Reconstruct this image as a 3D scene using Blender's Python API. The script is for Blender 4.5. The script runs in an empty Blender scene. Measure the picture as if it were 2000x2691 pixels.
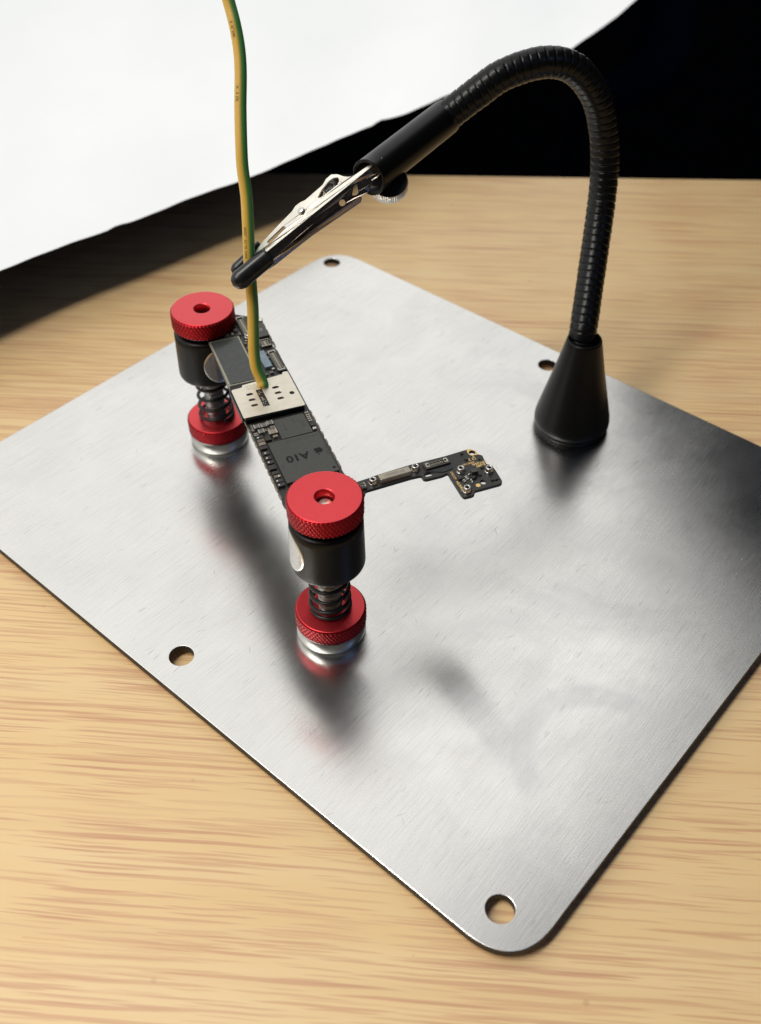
import bpy, bmesh, math, random
from math import sin, cos, pi, radians, sqrt, atan2, floor
from mathutils import Vector, Matrix
random.seed(7)
S = 0.00135                      # one drawing unit in metres (everything below is in drawing units)
scene = bpy.context.scene
COL = scene.collection

# ------------------------------------------------------------------ camera
CAM_H, PITCH = 167.87, 44.428
cd = bpy.data.cameras.new('camera'); cam = bpy.data.objects.new('camera', cd); COL.objects.link(cam)
cam.location = (0, 0, CAM_H * S)
cam.rotation_euler = (radians(90 - PITCH), 0, 0)
cd.sensor_fit = 'VERTICAL'; cd.sensor_height = 36; cd.lens = 36.21
cd.clip_start = 0.01; cd.clip_end = 50
cd.dof.use_dof = True; cd.dof.focus_distance = 205 * S; cd.dof.aperture_fstop = 15
scene.camera = cam

# ------------------------------------------------------------------ world, lamps, exposure
w = bpy.data.worlds.new('World'); scene.world = w; w.use_nodes = True
bg = w.node_tree.nodes['Background']
bg.inputs[0].default_value = (0.62, 0.72, 1.0, 1); bg.inputs[1].default_value = 0.013
scene.view_settings.view_transform = 'Standard'; scene.view_settings.look = 'None'
scene.view_settings.exposure = 0; scene.view_settings.gamma = 1
scene.view_settings.use_curve_mapping = False
scene.cycles.max_bounces = 8

def area(name, loc, target, sx, sy, radiance, color):
    l = bpy.data.lights.new(name, 'AREA'); l.shape = 'RECTANGLE'; l.size = sx * S; l.size_y = sy * S
    l.energy = radiance * pi * (sx * S) * (sy * S); l.color = color
    o = bpy.data.objects.new(name, l); COL.objects.link(o)
    o.location = Vector(loc) * S
    d = Vector(target) - Vector(loc)
    o.rotation_euler = d.to_track_quat('-Z', 'Y').to_euler()
    return o
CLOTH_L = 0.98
_c = Vector((0.675, -0.738, 0)); _l = Vector((0.7378, 0.675, 0)); _a = Vector((-103.6, 245.7, 0))
def fill_panel(l0, l1, d0, z0, d1, z1, radiance, color, name='fill_lamp'):
    p0 = _a + _l*((l0+l1)/2) + _c*d0 + Vector((0, 0, z0)); p1 = _a + _l*((l0+l1)/2) + _c*d1 + Vector((0, 0, z1))
    mid = (p0+p1)/2; up = (p1-p0); n = _l.cross(up).normalized()
    if n.dot(_c - Vector((0, 0, 1))) < 0: n = -n
    o = area(name, mid, mid+n*100, l1-l0, up.length, radiance, color)
    z = -n; y = up.normalized(); x = y.cross(z)
    o.matrix_world = Matrix.Translation(mid*S) @ Matrix((x, y, z)).transposed().to_4x4()
    return o
fill_panel(-330, 470, 8, 380, 30, 900, 0.22, (1, 0.98, 0.95), 'upper_fill_lamp')  # added unseen fill that brightens the front of the plate
fill_panel(-640, -40, 5, 530, 110, 575, 13.8, (1, 0.965, 0.90), 'overhead_fill_lamp')  # added unseen lamp, high on the left, to brighten the wood
area('blue_ceiling_lamp', (98, 70, 487), (35, 225, 82), 36, 50, 4.5, (0.25, 0.45, 1.0))
area('blue_window_lamp', (330, -60, 430), (20, 170, 0), 60, 80, 5.0, (0.25, 0.45, 1.0))

# ------------------------------------------------------------------ material helpers
def mat(name, color, rough=0.5, metal=0.0, **kw):
    m = bpy.data.materials.new(name); m.use_nodes = True
    b = m.node_tree.nodes['Principled BSDF']
    b.inputs['Base Color'].default_value = (*color, 1)
    b.inputs['Roughness'].default_value = rough; b.inputs['Metallic'].default_value = metal
    for k, v in kw.items(): b.inputs[k.replace('_', ' ')].default_value = v
    return m
class NT:
    def __init__(s, m): s.m = m; s.t = m.node_tree; s.n = s.t.nodes; s.b = s.n['Principled BSDF']
    def node(s, typ, **kw):
        n = s.n.new(typ)
        for k, v in kw.items(): setattr(n, k, v)
        return n
    def link(s, a, b): s.t.links.new(a, b)
    def coord(s, scale=(1, 1, 1), rotz=0, loc=(0, 0, 0), kind='Object'):
        c = s.node('ShaderNodeTexCoord')
        r = s.node('ShaderNodeVectorRotate', rotation_type='Z_AXIS'); r.inputs['Angle'].default_value = rotz
        mp = s.node('ShaderNodeMapping'); mp.inputs['Scale'].default_value = scale; mp.inputs['Location'].default_value = loc
        s.link(c.outputs[kind], r.inputs['Vector']); s.link(r.outputs[0], mp.inputs[0]); return mp.outputs[0]
    def noise(s, vec, scale, detail=3, rough=0.5, dist=0):
        n = s.node('ShaderNodeTexNoise'); n.inputs['Scale'].default_value = scale; n.inputs['Detail'].default_value = detail
        n.inputs['Roughness'].default_value = rough; n.inputs['Distortion'].default_value = dist
        s.link(vec, n.inputs['Vector']); return n.outputs['Fac']
    def ramp(s, fac, stops, interp='LINEAR'):
        r = s.node('ShaderNodeValToRGB'); r.color_ramp.interpolation = interp
        e = r.color_ramp.elements
        while len(e) < len(stops): e.new(0.5)
        for el, (p, c) in zip(e, stops):
            el.position = p; el.color = (*c, 1) if isinstance(c, tuple) else (c, c, c, 1)
        s.link(fac, r.inputs[0]); return r.outputs[0]
    def mix(s, fac, a, b, blend='MIX'):
        m = s.node('ShaderNodeMix', data_type='RGBA', blend_type=blend)
        for sock, v in ((m.inputs['Factor'], fac), (m.inputs[6], a), (m.inputs[7], b)):
            if isinstance(v, (int, float)): sock.default_value = v
            elif isinstance(v, tuple): sock.default_value = (*v, 1)
            else: s.link(v, sock)
        return m.outputs[2]
    def math(s, op, a, b=0.0, clamp=False):
        m = s.node('ShaderNodeMath', operation=op, use_clamp=clamp)
        for i, v in enumerate((a, b)):
            if isinstance(v, (int, float)): m.inputs[i].default_value = v
            else: s.link(v, m.inputs[i])
        return m.outputs[0]
    def dashes(s, L, W, a, loc, thr, soft, keep, wob=0.0):      # isolated thin strokes, about 0.7*L long and 0.7*W wide
        v = s.coord((1/L, 1/W, 1), a, loc)
        if wob:
            n = s.node('ShaderNodeTexNoise'); n.inputs['Scale'].default_value = 1.0; s.link(s.coord((2/L, 14.0, 1), a), n.inputs['Vector'])
            va = s.node('ShaderNodeVectorMath', operation='MULTIPLY_ADD'); s.link(n.outputs['Color'], va.inputs[0]); va.inputs[1].default_value = (0, wob, 0); s.link(v, va.inputs[2]); v = va.outputs[0]
        vo = s.node('ShaderNodeTexVoronoi', voronoi_dimensions='2D'); vo.inputs['Scale'].default_value = 1.0; s.link(v, vo.inputs['Vector'])
        sc = s.node('ShaderNodeSeparateColor'); s.link(vo.outputs['Color'], sc.inputs[0])
        r = s.math('MULTIPLY', s.math('ADD', s.math('MULTIPLY', sc.outputs[1], 0.6), 0.4), thr)
        d = s.math('DIVIDE', s.math('SUBTRACT', r, vo.outputs['Distance']), soft, True)
        k = s.math('LESS_THAN', sc.outputs[0], keep)
        return s.math('MULTIPLY', s.math('MULTIPLY', d, k), s.math('ADD', s.math('MULTIPLY', sc.outputs[2], 0.6), 0.4))
    def bump(s, h, strength, dist=0.0001):
        b = s.node('ShaderNodeBump'); b.inputs['Strength'].default_value = strength; b.inputs['Distance'].default_value = dist
        s.link(h, b.inputs['Height']); s.link(b.outputs[0], s.b.inputs['Normal'])

M = {}
def speckled(name, color, rough, metal=0, amount=0.25, scale=900, bump=0.0, **kw):
    m = mat(name, color, rough, metal, **kw); t = NT(m); v = t.coord()
    n = t.noise(v, scale, 4, 0.6)
    lo = tuple(c * (1 - amount) for c in color); hi = tuple(min(1, c * (1 + amount)) for c in color)
    t.link(t.ramp(n, [(0.3, lo), (0.7, hi)]), t.b.inputs['Base Color'])
    n2 = t.noise(v, scale * 0.25, 3)
    t.link(t.math('ADD', t.math('MULTIPLY', n2, 0.3 * rough), rough * 0.85), t.b.inputs['Roughness'])
    if bump: t.bump(n, bump, 0.00005)
    return m
M['black_anod'] = speckled('black_anodised', (0.0035, 0.0035, 0.0035), 0.38, 0, 0.3, 1500, 0.1, Specular_IOR_Level=0.25)
M['black_plastic'] = speckled('black_plastic', (0.0025, 0.0025, 0.0025), 0.34, 0, 0.3, 800, 0.1, Specular_IOR_Level=0.24)
M['black_hose'] = speckled('black_hose', (0.004, 0.004, 0.004), 0.30, 0, 0.3, 900, 0.1, Specular_IOR_Level=0.28)
M['black_rubber'] = speckled('black_rubber', (0.010, 0.010, 0.011), 0.30, 0, 0.3, 700, 0.1)
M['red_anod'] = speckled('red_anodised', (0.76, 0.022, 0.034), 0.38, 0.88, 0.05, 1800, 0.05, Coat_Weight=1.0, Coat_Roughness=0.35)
M['red_shaded'] = speckled('red_anodised_shaded', (0.30, 0.007, 0.012), 0.42, 0.9, 0.06, 1800, 0.05)  # same red anodise, with the shade of the sides put into the colour
M['chrome'] = speckled('bright_steel', (0.62, 0.61, 0.58), 0.16, 1, 0.08, 600)
M['magnet'] = speckled('magnet_steel', (0.48, 0.48, 0.46), 0.34, 1, 0.08, 500)
M['facet'] = speckled('polished_facet', (0.55, 0.54, 0.52), 0.24, 1, 0.08, 700)
M['screw'] = speckled('screw_steel', (0.42, 0.42, 0.42), 0.28, 1, 0.1, 600)
M['dark_steel'] = speckled('dark_spring_steel', (0.03, 0.03, 0.03), 0.30, 0.6, 0.2, 800)
M['clip_steel'] = speckled('nickel_clip', (0.78, 0.75, 0.68), 0.36, 1, 0.06, 500)
M['clip_shaded'] = speckled('nickel_clip_shaded', (0.34, 0.29, 0.25), 0.26, 1, 0.04, 500)  # same nickel, darkened to put the dark reflection into its colour
M['pcb'] = speckled('black_circuit_laminate', (0.022, 0.021, 0.018), 0.36, 0, 0.3, 2200, 0.15)
M['pcb_edge'] = speckled('plated_board_edge', (0.22, 0.20, 0.16), 0.35, 0.8, 0.5, 700)
M['chip'] = speckled('chip_epoxy', (0.050, 0.050, 0.044), 0.42, 0, 0.2, 2500, 0.2)
M['chip_print'] = mat('laser_print', (0.010, 0.010, 0.009), 0.6, 0, Specular_IOR_Level=0.2)
M['chip_print_faint'] = mat('faint_laser_print', (0.030, 0.030, 0.027), 0.5)
M['frame'] = speckled('solder_frame', (0.38, 0.36, 0.28), 0.35, 0.8, 0.3, 1500, 0.3)
M['shiny_chip'] = speckled('glassy_chip', (0.040, 0.044, 0.042), 0.22, 0, 0.3, 1200, 0.1)
M['blue_chip'] = speckled('bluish_chip', (0.20, 0.26, 0.31), 0.25, 0.3, 0.2, 900)
M['tray'] = speckled('nickel_shield', (0.80, 0.74, 0.62), 0.34, 0.75, 0.06, 500, 0.1)
M['hole'] = mat('dark_recess', (0.012, 0.009, 0.007), 0.7)
M['hole_brown'] = mat('brown_recess', (0.10, 0.075, 0.06), 0.6)
M['tan_print'] = mat('tan_print', (0.30, 0.22, 0.10), 0.5)
M['cap_grey'] = speckled('grey_component', (0.16, 0.15, 0.14), 0.35, 0.2, 0.4, 2500)
M['cap_brown'] = speckled('brown_component', (0.15, 0.115, 0.09), 0.4, 0, 0.25, 2000)
M['cap_beige'] = speckled('beige_component', (0.26, 0.215, 0.165), 0.4, 0, 0.2, 2000)
M['cap_black'] = speckled('black_component', (0.028, 0.027, 0.024), 0.4, 0, 0.3, 2000)
M['tin'] = speckled('tinned_end', (0.60, 0.57, 0.52), 0.3, 0.9, 0.2, 1500)
M['white_dot'] = mat('white_dot', (0.75, 0.73, 0.66), 0.5)
M['standoff'] = speckled('standoff_steel', (0.62, 0.59, 0.56), 0.28, 1, 0.1, 900)
M['shield'] = speckled('etched_shield', (0.44, 0.39, 0.31), 0.36, 0.8, 0.12, 1500)
M['gold'] = speckled('gold_pad', (0.85, 0.58, 0.24), 0.28, 0.9, 0.08, 900)
M['gold_print'] = mat('gold_print', (0.62, 0.40, 0.18), 0.4, 0.5)
M['conn'] = speckled('connector_plastic', (0.05, 0.046, 0.04), 0.42, 0, 0.3, 2200)
M['pins'] = speckled('connector_pins', (0.34, 0.31, 0.25), 0.35, 0.8, 0.35, 3500)

# brushed base plate
GA = radians(49.1)                         # direction of brushing, world
def steel_mat():
    m = mat('brushed_steel', (0.60, 0.595, 0.58), 0.24, 1.0); t = NT(m)
    v0 = t.coord()
    fine = t.noise(t.coord((1, 60, 1), -GA), 55, 4, 0.6)          # long scratches along the brushing
    fine2 = t.noise(t.coord((1, 22, 1), -GA - 0.10), 95, 3, 0.6)
    fine3 = t.noise(t.coord((1, 40, 1), -GA + 0.55), 70, 2, 0.6)
    cloud = t.noise(v0, 16, 4, 0.55, 0.6)
    cloud2 = t.noise(t.coord(loc=(3, 1, 0)), 42, 3, 0.6, 0.5)
    smear = t.ramp(cloud, [(0.30, 0.0), (0.75, 1.0)])
    col = t.mix(t.ramp(cloud2, [(0.35, 0.0), (0.70, 1.0)]), (0.92, 0.90, 0.865), (0.87, 0.85, 0.825))
    scr = t.ramp(fine, [(0.30, (0.88, 0.88, 0.88)), (0.5, (1, 1, 1)), (0.72, (1.0, 1.0, 1.0))])
    col = t.mix(1.0, col, scr, 'MULTIPLY')
    # two soft-edged darker marks: a bar and an arc
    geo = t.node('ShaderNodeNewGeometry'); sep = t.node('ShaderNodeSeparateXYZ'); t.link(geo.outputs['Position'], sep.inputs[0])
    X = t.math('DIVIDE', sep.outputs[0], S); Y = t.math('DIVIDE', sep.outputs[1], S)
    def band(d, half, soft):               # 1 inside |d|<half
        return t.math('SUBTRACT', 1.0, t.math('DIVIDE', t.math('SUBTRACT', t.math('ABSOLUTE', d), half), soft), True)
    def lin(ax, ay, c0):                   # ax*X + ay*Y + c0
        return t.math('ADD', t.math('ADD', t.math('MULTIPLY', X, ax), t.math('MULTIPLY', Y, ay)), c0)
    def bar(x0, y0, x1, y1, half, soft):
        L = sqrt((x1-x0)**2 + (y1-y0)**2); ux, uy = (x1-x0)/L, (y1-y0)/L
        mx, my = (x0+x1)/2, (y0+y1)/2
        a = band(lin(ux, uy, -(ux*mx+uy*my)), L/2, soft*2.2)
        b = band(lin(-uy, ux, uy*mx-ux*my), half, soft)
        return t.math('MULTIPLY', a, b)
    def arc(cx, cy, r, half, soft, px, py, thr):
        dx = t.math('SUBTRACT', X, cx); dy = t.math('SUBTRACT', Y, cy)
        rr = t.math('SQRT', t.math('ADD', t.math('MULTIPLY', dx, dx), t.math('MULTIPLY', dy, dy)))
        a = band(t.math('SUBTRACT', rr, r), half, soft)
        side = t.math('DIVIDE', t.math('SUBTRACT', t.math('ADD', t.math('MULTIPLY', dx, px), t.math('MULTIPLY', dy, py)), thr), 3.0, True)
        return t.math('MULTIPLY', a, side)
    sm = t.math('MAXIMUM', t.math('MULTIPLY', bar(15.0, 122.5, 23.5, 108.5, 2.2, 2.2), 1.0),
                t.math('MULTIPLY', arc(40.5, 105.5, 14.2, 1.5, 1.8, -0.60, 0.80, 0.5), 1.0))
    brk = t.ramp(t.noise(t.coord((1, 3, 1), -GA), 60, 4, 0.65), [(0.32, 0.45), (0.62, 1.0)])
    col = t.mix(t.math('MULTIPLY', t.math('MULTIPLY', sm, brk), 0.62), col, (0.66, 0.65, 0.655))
    sA = t.dashes(0.0090, 0.0011, -GA-0.05, (0, 0, 0), 0.22, 0.10, 0.10)
    sB = t.dashes(0.0160, 0.0013, -GA+0.5, (3, 1, 0), 0.12, 0.06, 0.10)
    sC = t.dashes(0.0300, 0.0040, -GA-0.9, (5, 2, 0), 0.06, 0.03, 0.10)
    col = t.mix(t.math('MULTIPLY', t.math('MAXIMUM', sA, t.math('MAXIMUM', sB, sC)), 0.45), col, (0.40, 0.385, 0.37))
    grease = t.ramp(t.noise(t.coord(loc=(9, 4, 0)), 26, 5, 0.62, 1.2), [(0.46, 0.0), (0.60, 1.0)])
    side = t.math('DIVIDE', t.math('ADD', X, 20.0), 60.0, True)
    col = t.mix(t.math('MULTIPLY', grease, t.math('ADD', t.math('MULTIPLY', side, 0.22), 0.08)), col, (0.66, 0.63, 0.62))
    vo = t.node('ShaderNodeTexVoronoi'); vo.inputs['Scale'].default_value = 75; t.link(v0, vo.inputs['Vector'])
    sepc = t.node('ShaderNodeSeparateColor'); t.link(vo.outputs['Color'], sepc.inputs[0])
    dot = t.math('MULTIPLY', t.math('LESS_THAN', vo.outputs['Distance'], t.math('MULTIPLY', sepc.outputs[1], 0.020)), t.math('GREATER_THAN', sepc.outputs[0], 0.72))
    col = t.mix(t.math('MULTIPLY', dot, 0.8), col, (0.05, 0.045, 0.04))
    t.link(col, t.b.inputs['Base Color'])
    r = t.math('ADD', 0.15, t.math('MULTIPLY', smear, 0.11))
    r = t.math('ADD', r, t.math('MULTIPLY', fine2, 0.09))
    t.link(r, t.b.inputs['Roughness'])
    t.b.inputs['Anisotropic'].default_value = 0.65
    tan = t.node('ShaderNodeCombineXYZ'); tan.inputs[0].default_value = sin(GA); tan.inputs[1].default_value = -cos(GA)   # the lobe spreads across the scratches
    t.link(tan.outputs[0], t.b.inputs['Tangent'])
    h = t.math('ADD', t.math('MULTIPLY', fine, 1.0), t.math('ADD', t.math('MULTIPLY', fine2, 0.5), t.math('MULTIPLY', fine3, 0.35)))
    t.bump(h, 0.16, 0.00006)
    return m
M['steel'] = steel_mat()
M['steel_edge_shaded'] = speckled('steel_cut_edge_shaded', (0.02, 0.018, 0.017), 0.5, 0.3, 0.3, 400)  # dark cut edge; the shadow under the plate is put into its colour

def wood_mat():
    m = mat('pale_wood_laminate', (0.6, 0.45, 0.25), 0.38); t = NT(m); A = radians(4.3)
    def nz(L, W, a, loc, detail=1, rough=0.4, dist=0.0):     # noise whose features are about L x W metres
        return t.noise(t.coord((1/L, 1/W, 1), a, loc), 1.0, detail, rough, dist)
    base = nz(0.12, 0.012, A, (0, 0, 0), 4, 0.55)
    col = t.ramp(base, [(0.25, (0.83, 0.57, 0.275)), (0.5, (0.86, 0.605, 0.305)), (0.8, (0.88, 0.645, 0.35))])
    def pore(L, W, a, loc, thr, soft):
        n = nz(L, W, a, loc, 1.0, 0.35)
        return t.math('DIVIDE', t.math('SUBTRACT', n, thr), soft, True)
    dens = t.ramp(nz(0.09, 0.012, A, (5, 1, 0), 2), [(0.30, 0.45), (0.52, 1.0)])
    g3 = pore(0.20, 0.0050, A - 0.012, (2, 9, 0), 0.56, 0.16)
    col = t.mix(t.math('MULTIPLY', g3, 0.14), col, (0.64, 0.40, 0.22))
    tot = None
    for L_, W_, da, lc, keep, am in ((0.075, 0.00135, 0.0, (0, 0, 0), .60, .62), (0.045, 0.00105, 0.010, (7, 3, 0), .60, .55), (0.090, 0.00180, -0.006, (4, 8, 0), .45, .55), (0.030, 0.00080, 0.004, (1, 5, 0), .55, .50)):
        g = t.math('MULTIPLY', t.dashes(L_, W_, A+da, lc, 0.42, 0.09, keep, 1.3), dens)
        col = t.mix(t.math('MULTIPLY', g, am), col, (0.58, 0.275, 0.16))
        tot = g if tot is None else t.math('MAXIMUM', tot, g)
    sp = t.dashes(0.030, 0.030, A, (3, 5, 0), 0.035, 0.02, 0.30)
    col = t.mix(t.math('MULTIPLY', sp, 0.5), col, (0.30, 0.20, 0.10))
    t.link(col, t.b.inputs['Base Color'])
    f = nz(0.01, 0.0009, A, (1, 1, 0), 3)
    t.link(t.math('ADD', 0.33, t.math('MULTIPLY', f, 0.12)), t.b.inputs['Roughness'])
    t.bump(t.math('ADD', f, t.math('MULTIPLY', tot, -0.8)), 0.12, 0.00008)
    return m
M['wood'] = wood_mat()

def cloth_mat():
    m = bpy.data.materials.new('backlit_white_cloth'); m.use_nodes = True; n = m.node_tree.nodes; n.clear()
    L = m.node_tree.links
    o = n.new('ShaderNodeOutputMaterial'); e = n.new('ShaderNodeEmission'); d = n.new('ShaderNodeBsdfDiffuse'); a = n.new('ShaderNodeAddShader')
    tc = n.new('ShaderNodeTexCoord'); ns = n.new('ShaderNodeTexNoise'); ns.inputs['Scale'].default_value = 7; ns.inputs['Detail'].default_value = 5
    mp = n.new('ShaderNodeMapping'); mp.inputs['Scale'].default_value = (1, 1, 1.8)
    rp = n.new('ShaderNodeValToRGB'); rp.color_ramp.elements[0].position = .3; rp.color_ramp.elements[0].color = (0.86, 0.88, 0.875, 1)  # faint shading of the folds put into the glow colour
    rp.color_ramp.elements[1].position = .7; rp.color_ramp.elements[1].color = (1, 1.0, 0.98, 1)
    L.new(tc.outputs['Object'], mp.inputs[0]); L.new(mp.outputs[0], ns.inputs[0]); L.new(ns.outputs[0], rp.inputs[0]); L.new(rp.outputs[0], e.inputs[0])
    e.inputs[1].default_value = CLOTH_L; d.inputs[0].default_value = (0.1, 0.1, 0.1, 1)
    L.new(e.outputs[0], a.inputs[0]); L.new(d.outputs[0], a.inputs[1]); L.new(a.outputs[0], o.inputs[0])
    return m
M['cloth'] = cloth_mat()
M['matt_black'] = mat('matt_black_surface', (0.008, 0.008, 0.009), 0.9)
M['floor'] = speckled('dark_floor', (0.012, 0.014, 0.022), 0.9, 0, 0.4, 4)
M['navy'] = speckled('navy_fabric', (0.022, 0.036, 0.085), 0.85, 0, 0.4, 25)

# ------------------------------------------------------------------ mesh helpers
def tag(o, label=None, cat=None, group=None, kind=None):
    for k, v in (('label', label), ('category', cat), ('group', group), ('kind', kind)):
        if v: o[k] = v
    return o
def empty(name, loc, rz=0):
    o = bpy.data.objects.new(name, None); COL.objects.link(o); o.location = Vector(loc) * S
    o.rotation_euler = (0, 0, rz); o.empty_display_size = 0.01; return o
class MB:
    def __init__(s): s.v = []; s.f = []; s.mi = []; s.sm = []
    def add(s, vs, fs, mi=0, smooth=True):
        b = len(s.v); s.v += [tuple(p) for p in vs]
        for f in fs: s.f.append(tuple(b + i for i in f)); s.mi.append(mi); s.sm.append(smooth)
    def build(s, name, mats, parent=None, bevel=0, loc=None):
        me = bpy.data.meshes.new(name); me.from_pydata([(x*S, y*S, z*S) for x, y, z in s.v], [], s.f)
        if not isinstance(mats, (list, tuple)): mats = [mats]
        for m in mats: me.materials.append(m)
        me.polygons.foreach_set('material_index', s.mi); me.polygons.foreach_set('use_smooth', s.sm)
        me.update()
        bm = bmesh.new(); bm.from_mesh(me); bmesh.ops.recalc_face_normals(bm, faces=bm.faces)
        if bevel:
            bmesh.ops.bevel(bm, geom=bm.edges[:], offset=bevel*S, segments=2, affect='EDGES', profile=0.5)
        bm.to_mesh(me); bm.free()
        o = bpy.data.objects.new(name, me); COL.objects.link(o)
        if parent: o.parent = parent
        if loc: o.location = Vector(loc) * S
        return o
def box(mb, cx, cy, z0, z1, w, h, rot=0, mi=0):
    c, s_ = cos(rot), sin(rot); vs = []
    for z in (z0, z1):
        for x, y in ((-w/2, -h/2), (w/2, -h/2), (w/2, h/2), (-w/2, h/2)):
            vs.append((cx + x*c - y*s_, cy + x*s_ + y*c, z))
    mb.add(vs, [(3,2,1,0),(4,5,6,7),(0,1,5,4),(1,2,6,5),(2,3,7,6),(3,0,4,7)], mi, False)
def quad_prism(mb, pts, z0, z1, mi=0):
    n = len(pts); vs = [(x, y, z0) for x, y in pts] + [(x, y, z1) for x, y in pts]
    mb.add(vs, [tuple(range(n-1, -1, -1)), tuple(range(n, 2*n))] + [(i, (i+1) % n, n+(i+1) % n, n+i) for i in range(n)], mi, False)
def lathe(mb, prof, N=96, rfun=None, cx=0, cy=0, closed=False, mi=0, smooth=True):
    vs = []; fs = []
    for (r, z) in prof:
        for k in range(N):
            a = 2*pi*k/N; rr = r if rfun is None else rfun(r, z, a)
            vs.append((cx + rr*cos(a), cy + rr*sin(a), z))
    m = len(prof)
    for i in range(m if closed else m-1):
        j = (i+1) % m
        for k in range(N):
            fs.append((i*N+k, i*N+(k+1) % N, j*N+(k+1) % N, j*N+k))
    mb.add(vs, fs, mi, smooth)
def catmull(pts, n):
    out = []; P = [Vector(p) for p in pts]; P = [P[0]*2-P[1]] + P + [P[-1]*2-P[-2]]
    for i in range(1, len(P)-2):
        for k in range(n):
            t = k/n; a, b, c, d = P[i-1], P[i], P[i+1], P[i+2]
            out.append(0.5*((2*b)+(c-a)*t+(2*a-5*b+4*c-d)*t*t+(3*b-a-3*c+d)*t**3))
    out.append(P[-2]); return out
def resample(path, step):
    L = [0]
    for a, b in zip(path, path[1:]): L.append(L[-1] + (b-a).length)
    n = max(2, int(L[-1]/step)); out = []; j = 0
    for k in range(n+1):
        s_ = L[-1]*k/n
        while j < len(L)-2 and L[j+1] < s_: j += 1
        t = (s_-L[j])/max(1e-9, L[j+1]-L[j]); out.append(path[j].lerp(path[j+1], t))
    return out, L[-1]
def frames(path, up=Vector((1, 0, 0))):
    T = [(path[min(i+1, len(path)-1)]-path[max(i-1, 0)]).normalized() for i in range(len(path))]
    n = (up - T[0]*up.dot(T[0])).normalized(); out = []
    for t in T:
        n = (n - t*n.dot(t)).normalized(); out.append((t, n, t.cross(n)))
    return out
def tube(mb, path, rf, N=24, up=Vector((1, 0, 0)), caps=True, mi=0):
    fr = frames(path, up); vs = []; fs = []; s_ = 0
    for i, p in enumerate(path):
        if i: s_ += (p-path[i-1]).length
        t, a, b = fr[i]
        for k in range(N):
            th = 2*pi*k/N; r = rf(s_, th) if callable(rf) else rf
            vs.append(p + a*(r*cos(th)) + b*(r*sin(th)))
    for i in range(len(path)-1):
        for k in range(N): fs.append((i*N+k, i*N+(k+1) % N, (i+1)*N+(k+1) % N, (i+1)*N+k))
    if caps: fs.append(tuple(range(N-1, -1, -1))); fs.append(tuple((len(path)-1)*N+k for k in range(N)))
    mb.add(vs, fs, mi)
    return fr

def curve_mesh(splines, half, bevel=0.0):
    """closed 2D outlines with holes -> filled, extruded mesh (metres)"""
    cu = bpy.data.curves.new('tmp', 'CURVE'); cu.dimensions = '2D'; cu.fill_mode = 'BOTH'
    cu.extrude = max(0, half-bevel)*S; cu.bevel_depth = bevel*S; cu.bevel_resolution = 2; cu.offset = -bevel*S
    for sp in splines:
        s_ = cu.splines.new('POLY'); s_.points.add(len(sp)-1); s_.use_cyclic_u = True
        for p, (x, y) in zip(s_.points, sp): p.co = (x*S, y*S, 0, 1)
    ob = bpy.data.objects.new('tmp', cu); COL.objects.link(ob)
    dg = bpy.context.evaluated_depsgraph_get(); me = bpy.data.meshes.new_from_object(ob.evaluated_get(dg))
    bpy.data.objects.remove(ob); bpy.data.curves.remove(cu); return me
def sheet(name, splines, z0, z1, m, parent=None, bevel=0.0, edge=None):
    me = curve_mesh(splines, (z1-z0)/2, bevel); me.name = name
    me.transform(Matrix.Translation((0, 0, (z0+z1)/2*S)))
    me.materials.clear(); me.materials.append(m)
    if edge: me.materials.append(edge)
    for p in me.polygons:
        p.use_smooth = False; p.material_index = 1 if (edge and abs(p.normal.z) < 0.35) else 0
    o = bpy.data.objects.new(name, me); COL.objects.link(o)
    if parent: o.parent = parent
    return o
def text_mesh(body, size, bold=0.0):
    cu = bpy.data.curves.new('tmp', 'FONT'); cu.body = body; cu.size = size*S; cu.align_x = 'CENTER'; cu.align_y = 'CENTER'
    cu.offset = bold*S; cu.extrude = 0.006*S; cu.resolution_u = 3
    ob = bpy.data.objects.new('tmp', cu); COL.objects.link(ob)
    dg = bpy.context.evaluated_depsgraph_get(); me = bpy.data.meshes.new_from_object(ob.evaluated_get(dg))
    bpy.data.objects.remove(ob); bpy.data.curves.remove(cu); return me
def put_text(name, body, size, x, y, z, rot, m, parent, sx=1.0, bold=0.0):
    me = text_mesh(body, size, bold); me.name = name; me.materials.clear(); me.materials.append(m)
    me.transform(Matrix.Diagonal((sx, 1, 1, 1)))
    me.transform(Matrix.Translation(Vector((x, y, z))*S) @ Matrix.Rotation(rot, 4, 'Z'))
    o = bpy.data.objects.new(name, me); COL.objects.link(o); o.parent = parent; return o
def circ(cx, cy, r, n=40, ry=None):
    ry = ry or r; return [(cx+r*cos(2*pi*k/n), cy+ry*sin(2*pi*k/n)) for k in range(n)]
def stadium(cx, cy, L, W, rot=0, n=10):
    r = W/2; out = []
    for sgn in (1, -1):
        for k in range(n+1):
            a = -pi/2 + pi*k/n + (0 if sgn > 0 else pi)
            out.append((sgn*(L/2-r)+r*cos(a), r*sin(a)))
    c, s_ = cos(rot), sin(rot); return [(cx+x*c-y*s_, cy+x*s_+y*c) for x, y in out]
def rounded(pts, r, n=6):
    out = []; N = len(pts)
    for i in range(N):
        p = Vector(pts[i]); a = Vector(pts[i-1]); b = Vector(pts[(i+1) % N])
        d1 = (a-p); d2 = (b-p); rr = min(r, d1.length*0.45, d2.length*0.45)
        s0 = p+d1.normalized()*rr; s1 = p+d2.normalized()*rr
        for k in range(n+1):
            t = k/n; out.append(tuple((1-t)**2*s0 + 2*t*(1-t)*p + t*t*s1))
    return out
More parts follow.
